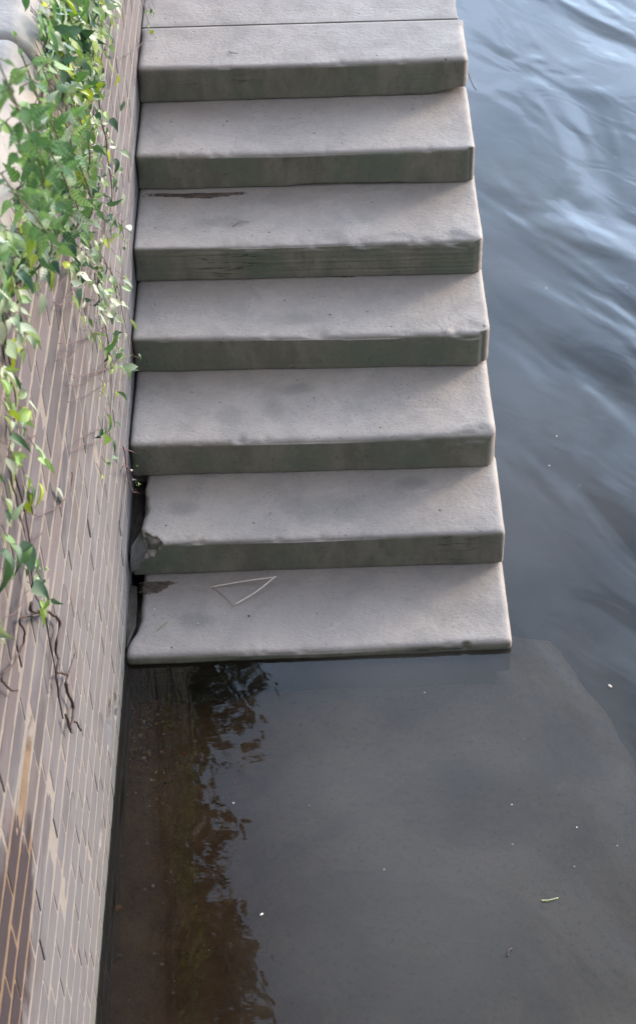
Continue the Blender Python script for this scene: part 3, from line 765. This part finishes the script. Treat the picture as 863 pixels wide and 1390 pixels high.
creeper('creeper', [([(132, -30), (140, 60), (134, 130), (146, 200), (152, 280), (138, 345), (134, 400), (146, 455), (152, 520), (148, 600)], .0028, ST),
                    ([(120, 100), (116, 190), (122, 260), (112, 320), (96, 380)], .0022, ST), ([(138, 345), (160, 390), (170, 440), (178, 480)], .0016, BR)],
        [(125, 150, 13, 26, 55, .036, (.35, .10, .25)), (142, 130, 8, 40, 24, .035, (.5, .06, .2)), (118, 200, 15, 24, 42, .036, (.4, .08, .2)), (140, 225, 14, 24, 30, .035, (.5, .05, .25)),
         (110, 262, 14, 20, 32, .034, (.5, .05, .2)), (148, 290, 13, 22, 26, .038, (.3, .1, .2)), (120, 330, 18, 16, 44, .036, (.5, .06, .15)), (128, 372, 16, 16, 40, .038, (.5, .04, .2)),
         (104, 360, 12, 14, 16, .03, (.5, .04, .2)), (128, 410, 14, 16, 26, .040, (.35, .04, .3)), (150, 445, 13, 16, 32, .034, (.3, .12, .25)), (158, 480, 10, 12, 14, .034, (.3, .1, .2)),
         (146, 520, 8, 14, 6, .034, (.1, .3, .2)), (145, 570, 7, 14, 8, .042, (.1, .25, .4)), (145, 625, 6, 12, 4, .026, (.1, .5, .1)), (165, 330, 8, 18, 6, .03, (.6, .05, .1)), (158, 405, 6, 12, 5, .035, (.9, .0, .0))],
        [[(168, 284), (145, 298), (122, 306)], [(166, 292), (140, 308), (118, 320)], [(172, 298), (160, 308), (150, 312)], [(150, 446), (110, 462), (76, 490)], [(148, 440), (112, 462), (80, 466)], [(132, 452), (110, 470), (90, 490)],
         [(150, 500), (120, 508), (94, 508)], [(150, 492), (118, 518), (90, 524)], [(152, 486), (125, 505), (100, 512)], [(152, 514), (120, 535), (92, 546)], [(135, 582), (112, 594), (94, 616)], [(138, 598), (115, 604), (95, 615)],
         [(120, 205), (100, 240), (96, 262)], [(130, 350), (105, 390), (85, 405)], [(104, 360), (88, 375), (70, 420)], [(130, 405), (95, 412), (72, 410)], [(122, 256), (105, 275), (92, 300)]],
        'long thin creeper trailing down the middle of the brick wall to the sixth step', 'creeper', 21, .03)
creeper('bindweed', [([(-6, 300), (12, 360), (4, 430), (16, 500), (22, 560), (14, 610), (16, 650), (26, 690), (34, 722)], .0034, ST), ([(14, 610), (30, 680), (40, 730), (44, 790), (58, 830)], .0026, (.09, .06, .05)),
                    ([(98, 640), (95, 668), (75, 690), (52, 700), (30, 692)], .0018, BR), ([(40, 440), (34, 475), (18, 485)], .0016, BR)],
        [(20, 330, 22, 16, 46, .044, (.3, .12, .2)), (14, 375, 16, 18, 24, .044, (.3, .12, .2)), (14, 420, 14, 16, 16, .044, (.45, .1, .15)), (30, 440, 8, 16, 7, .045, (.6, .05, .1)), (16, 468, 9, 12, 7, .050, (.2, .1, .4)),
         (8, 500, 8, 14, 8, .045, (.35, .2, .1)), (14, 560, 10, 14, 10, .045, (.35, .3, .1)), (30, 552, 10, 12, 6, .044, (.5, .2, .0)), (12, 620, 8, 14, 8, .042, (.5, .1, .1)), (52, 620, 4, 8, 3, .05, (.8, .0, .1)),
         (42, 668, 5, 9, 7, .036, (.0, .6, .2)), (8, 690, 6, 14, 6, .034, (.5, .1, .1)), (14, 740, 10, 8, 4, .056, (0, 0, .7)), (20, 765, 7, 6, 3, .046, (0, 0, .6)), (50, 790, 5, 8, 5, .044, (.1, .1, .5)), (58, 818, 5, 8, 5, .042, (.2, .2, .1)),
         (44, 760, 8, 10, 6, .026, (.3, .3, .0)), (-2, 850, 4, 10, 3, .045, (.7, .1, .0))],
        [[(38, 800), (24, 828), (4, 842)], [(60, 720), (40, 742), (20, 760)], [(50, 590), (30, 606), (10, 620)]],
        'bindweed with large heart-shaped leaves hanging along the left edge of the wall', 'bindweed', 33, .03)
# single leaves beside it that catch the eye
for (u, v, du, dv, lb) in ((77, 662, 19, 20, 'single pale narrow leaf lying flat against the bricks beside the bindweed'),):
    V = []; F = []; C = []; a = wl(u, v, .012); b_ = wl(u+du, v+dv, .02); leaf(V, F, C, a, b_-a, Vector((1, 0, .2)), (b_-a).length, .018, OUT_L, (.40, .46, .36), False, .1, .2)
    tag(link('leaf', V, F, M_LEAF, None, C, origin=a), lb, 'leaf')
# dead woody stem low on the wall
Vs, Fs, Cs = [], [], []
DK = (.075, .048, .042)
for pth, rad in (([(44, 818), (42, 828), (52, 831), (66, 831), (78, 838), (82, 850), (78, 868), (76, 885), (80, 895), (76, 912)], .0042),
                 ([(62, 834), (45, 836), (30, 838), (28, 846), (34, 860), (30, 880), (18, 900), (4, 916)], .0030), ([(4, 916), (3, 924), (16, 936), (25, 937)], .0028),
                 ([(62, 836), (66, 860), (72, 890), (76, 912)], .0022), ([(76, 912), (86, 913), (93, 916), (90, 926)], .0034), ([(90, 926), (92, 940), (100, 958), (99, 976), (96, 990)], .0045),
                 ([(93, 914), (98, 900), (102, 887)], .0022), ([(90, 970), (94, 984), (97, 994)], .0040), ([(98, 978), (104, 981), (110, 992)], .0030), ([(76, 912), (80, 945), (86, 975)], .0030)):
    pp = smooth_path([wl(u, v, .010+.008*abs(math.sin(u*.2+v*.1))) for u, v in pth], 4, .0013)
    tube(Vs, Fs, pp, [rad*(1-.3*i/len(pp))*random.uniform(.85, 1.15) for i in range(len(pp))], 6, Cs, DK)
tag(link('dead_stem', Vs, Fs, M_STEM, None, Cs, origin=wl(44, 818, 0)), 'dark twisted leafless stem clinging to the bricks near the water', 'stem')
# sprigs growing at the steps
creeper('sprig', [([(168, 78), (185, 66), (200, 52), (205, 40), (210, 20)], .0016, BR), ([(205, 40), (196, 12), (200, -10)], .0012, BR)],
        [(205, 20, 6, 14, 12, .018, (.1, .3, .1)), (199, 8, 5, 8, 6, .018, (.1, .3, .1)), (204, 44, 2, 3, 2, .026, (0, 1, 0))], [], 'thin sprig with tiny leaves arching over the topmost step', 'sprig', 51)
creeper('sprig', [([(168, 606), (176, 655), (184, 668), (196, 672)], .0026, (.20, .11, .11)), ([(163, 608), (178, 612), (191, 618)], .0018, (.28, .16, .16)), ([(178, 642), (170, 632), (164, 640)], .0022, (.20, .11, .11)), ([(184, 664), (188, 680), (193, 690)], .002, (.20, .11, .11)),
                   ([(172, 640), (166, 680), (162, 720), (160, 745)], .0016, (.12, .07, .05))],
        [(184, 655, 5, 6, 6, .012, (.0, .7, .0)), (178, 640, 5, 8, 4, .012, (.3, .2, .0))], [], 'reddish bare sprig growing from the gap above the cracked step', 'sprig', 52)
creeper('sprig', [([(176, 455), (180, 475), (178, 500)], .0014, BR), ([(178, 480), (186, 486), (190, 482)], .0012, BR)],
        [(189, 484, 2, 2, 2, .028, (.2, 0, .3)), (170, 498, 5, 6, 5, .034, (.7, .1, .0))], [], 'small sprig with a round leaf in front of the fourth step face', 'sprig', 53)

# ------------------------------------------------------------------ trees behind the wall (seen mirrored in the water)
M_BARK = simple('bark', (.10, .08, .06), .9, .3, 20, .01)
def tree(x, y, base, H, clumps, label, sd, nleaf):
    r = random.Random(sd); t = thing('tree', (x, y, base), label, 'tree', None)
    V = []; F = []; C = []; top = Vector((x+.1, y+.1, base+H*.72))
    tube(V, F, smooth_path([(x, y, base-.1), (x+.06, y, base+H*.3), top], 5, .01), [.16, .15, .14, .13, .12, .11, .10, .09, .07, .05, .03], 10)
    for (cx, cy, cz, rr) in clumps:
        s = Vector((x+.05, y+.03, base+max(.3, (cz-base)*.45))); tube(V, F, smooth_path([s, (s+Vector((cx, cy, cz)))/2+Vector((0, 0, .15)), (cx, cy, cz)], 4, .01), [.05*(1-.7*i/8) for i in range(9)], 6)
    link('trunk', V, F, M_BARK, t)
    V = []; F = []; C = []; tot = sum(c[3]**2 for c in clumps)
    for (cx, cy, cz, rr) in clumps:
        for _ in range(int(nleaf*rr*rr/tot)):
            d = rv(r, 1).normalized()*rr*(r.random()**.45); d.z *= 1.1
            k = 1+.35*MN.noise(d*2.2+Vector((cx, cy, cz)))
            p = Vector((cx, cy, cz))+d*k; L = r.uniform(.06, .11)
            leaf(V, F, C, p, rv(r, 1)+Vector((0, 0, -.6)), rv(r, 1)+Vector((0, 0, 1)), L, L*.6, OUT_L, vj(r.choice([(.035, .042, .018), (.045, .05, .02), (.03, .036, .018), (.055, .055, .024)]), r), False, .2, .2, r)
    link('crown', V, F, M_LEAF, t, C)
tree(-1.3, 4.2, 2.07, 5.5, [(-.75, 4.0, 4.0, .85), (-.6, 4.6, 5.2, .9), (-.9, 5.0, 6.4, .95), (-1.6, 4.2, 5.4, 1.0), (-.55, 3.3, 4.5, .55), (-1.5, 5.2, 7.2, .9), (-.5, 5.6, 6.2, .7)],
     'leafy tree behind the wall whose reflection darkens the water under the steps', 91, 9000)
tree(-1.2, 2.2, 2.07, 4.2, [(-.95, 2.1, 3.5, .65), (-.8, 2.5, 4.5, .7), (-1.3, 2.9, 5.1, .8), (-.62, 3.0, 5.6, .62), (-.45, 2.7, 6.4, .6), (-.6, 3.3, 7.2, .65), (-.35, 2.3, 5.6, .45)],
     'smaller leafy tree behind the wall nearer the viewer', 92, 9500)

# ------------------------------------------------------------------ light
W = bpy.data.worlds.new('World'); S.world = W; W.use_nodes = True
n = NT(W); bg = n.n['Background']
SUN_EL = 14.0; sx, sy = .818, .575
sky = n.new('ShaderNodeTexSky', sky_type='NISHITA'); sky.sun_disc = False; sky.sun_elevation = R(SUN_EL); sky.sun_rotation = math.atan2(sx, sy)
sky.air_density = 1.2; sky.dust_density = 2.5; sky.ozone_density = 1.0
tc = n.new('ShaderNodeTexCoord').outputs['Generated']; s3 = n.sep(tc)
zc = n.math('MAXIMUM', s3[2], .12)
pl = n.comb(n.math('DIVIDE', s3[0], zc), n.math('DIVIDE', s3[1], zc), 0.0)
c1 = n.noise(n.mapping(pl, loc=(1.3, 4.2, 0)), 1.15, 6, .58, .5)
cover = n.step(c1, .34, .68, .42, 1.0)
warm = n.step(s3[1], -.2, .9)
cl = n.mix(warm, (7.0, 7.8, 9.2), (9.4, 12.4, 16.8))
sk = n.mix(cover, n.vmath('MULTIPLY', sky.outputs[0], (1.6, 1.7, 1.9)), cl)
lowf = n.step(s3[2], .93, .36)
bright = n.math('ADD', .80, n.math('MULTIPLY', n.math('MULTIPLY', lowf, n.step(s3[1], .1, .7)), 3.5))
n.put(bg.inputs['Color'], n.vmath('MULTIPLY', sk, n.comb(bright, bright, bright)))
bg.inputs['Strength'].default_value = .15
sl = bpy.data.lights.new('sun', 'SUN'); sl.energy = 1.5; sl.angle = R(10); sl.color = (1.0, .90, .80)
so = bpy.data.objects.new('sun', sl); COL.objects.link(so)
e = R(SUN_EL); dirv = Vector((sx*math.cos(e), sy*math.cos(e), math.sin(e))); so.location = dirv*30
so.rotation_euler = dirv.to_track_quat('Z', 'Y').to_euler()
vs = S.view_settings; vs.view_transform = 'Standard'; vs.look = 'None'; vs.exposure = 0.10; vs.gamma = 1; vs.use_curve_mapping = False
S.cycles.use_denoising = True; S.cycles.max_bounces = 8; S.cycles.transparent_max_bounces = 12; S.cycles.caustics_reflective = False
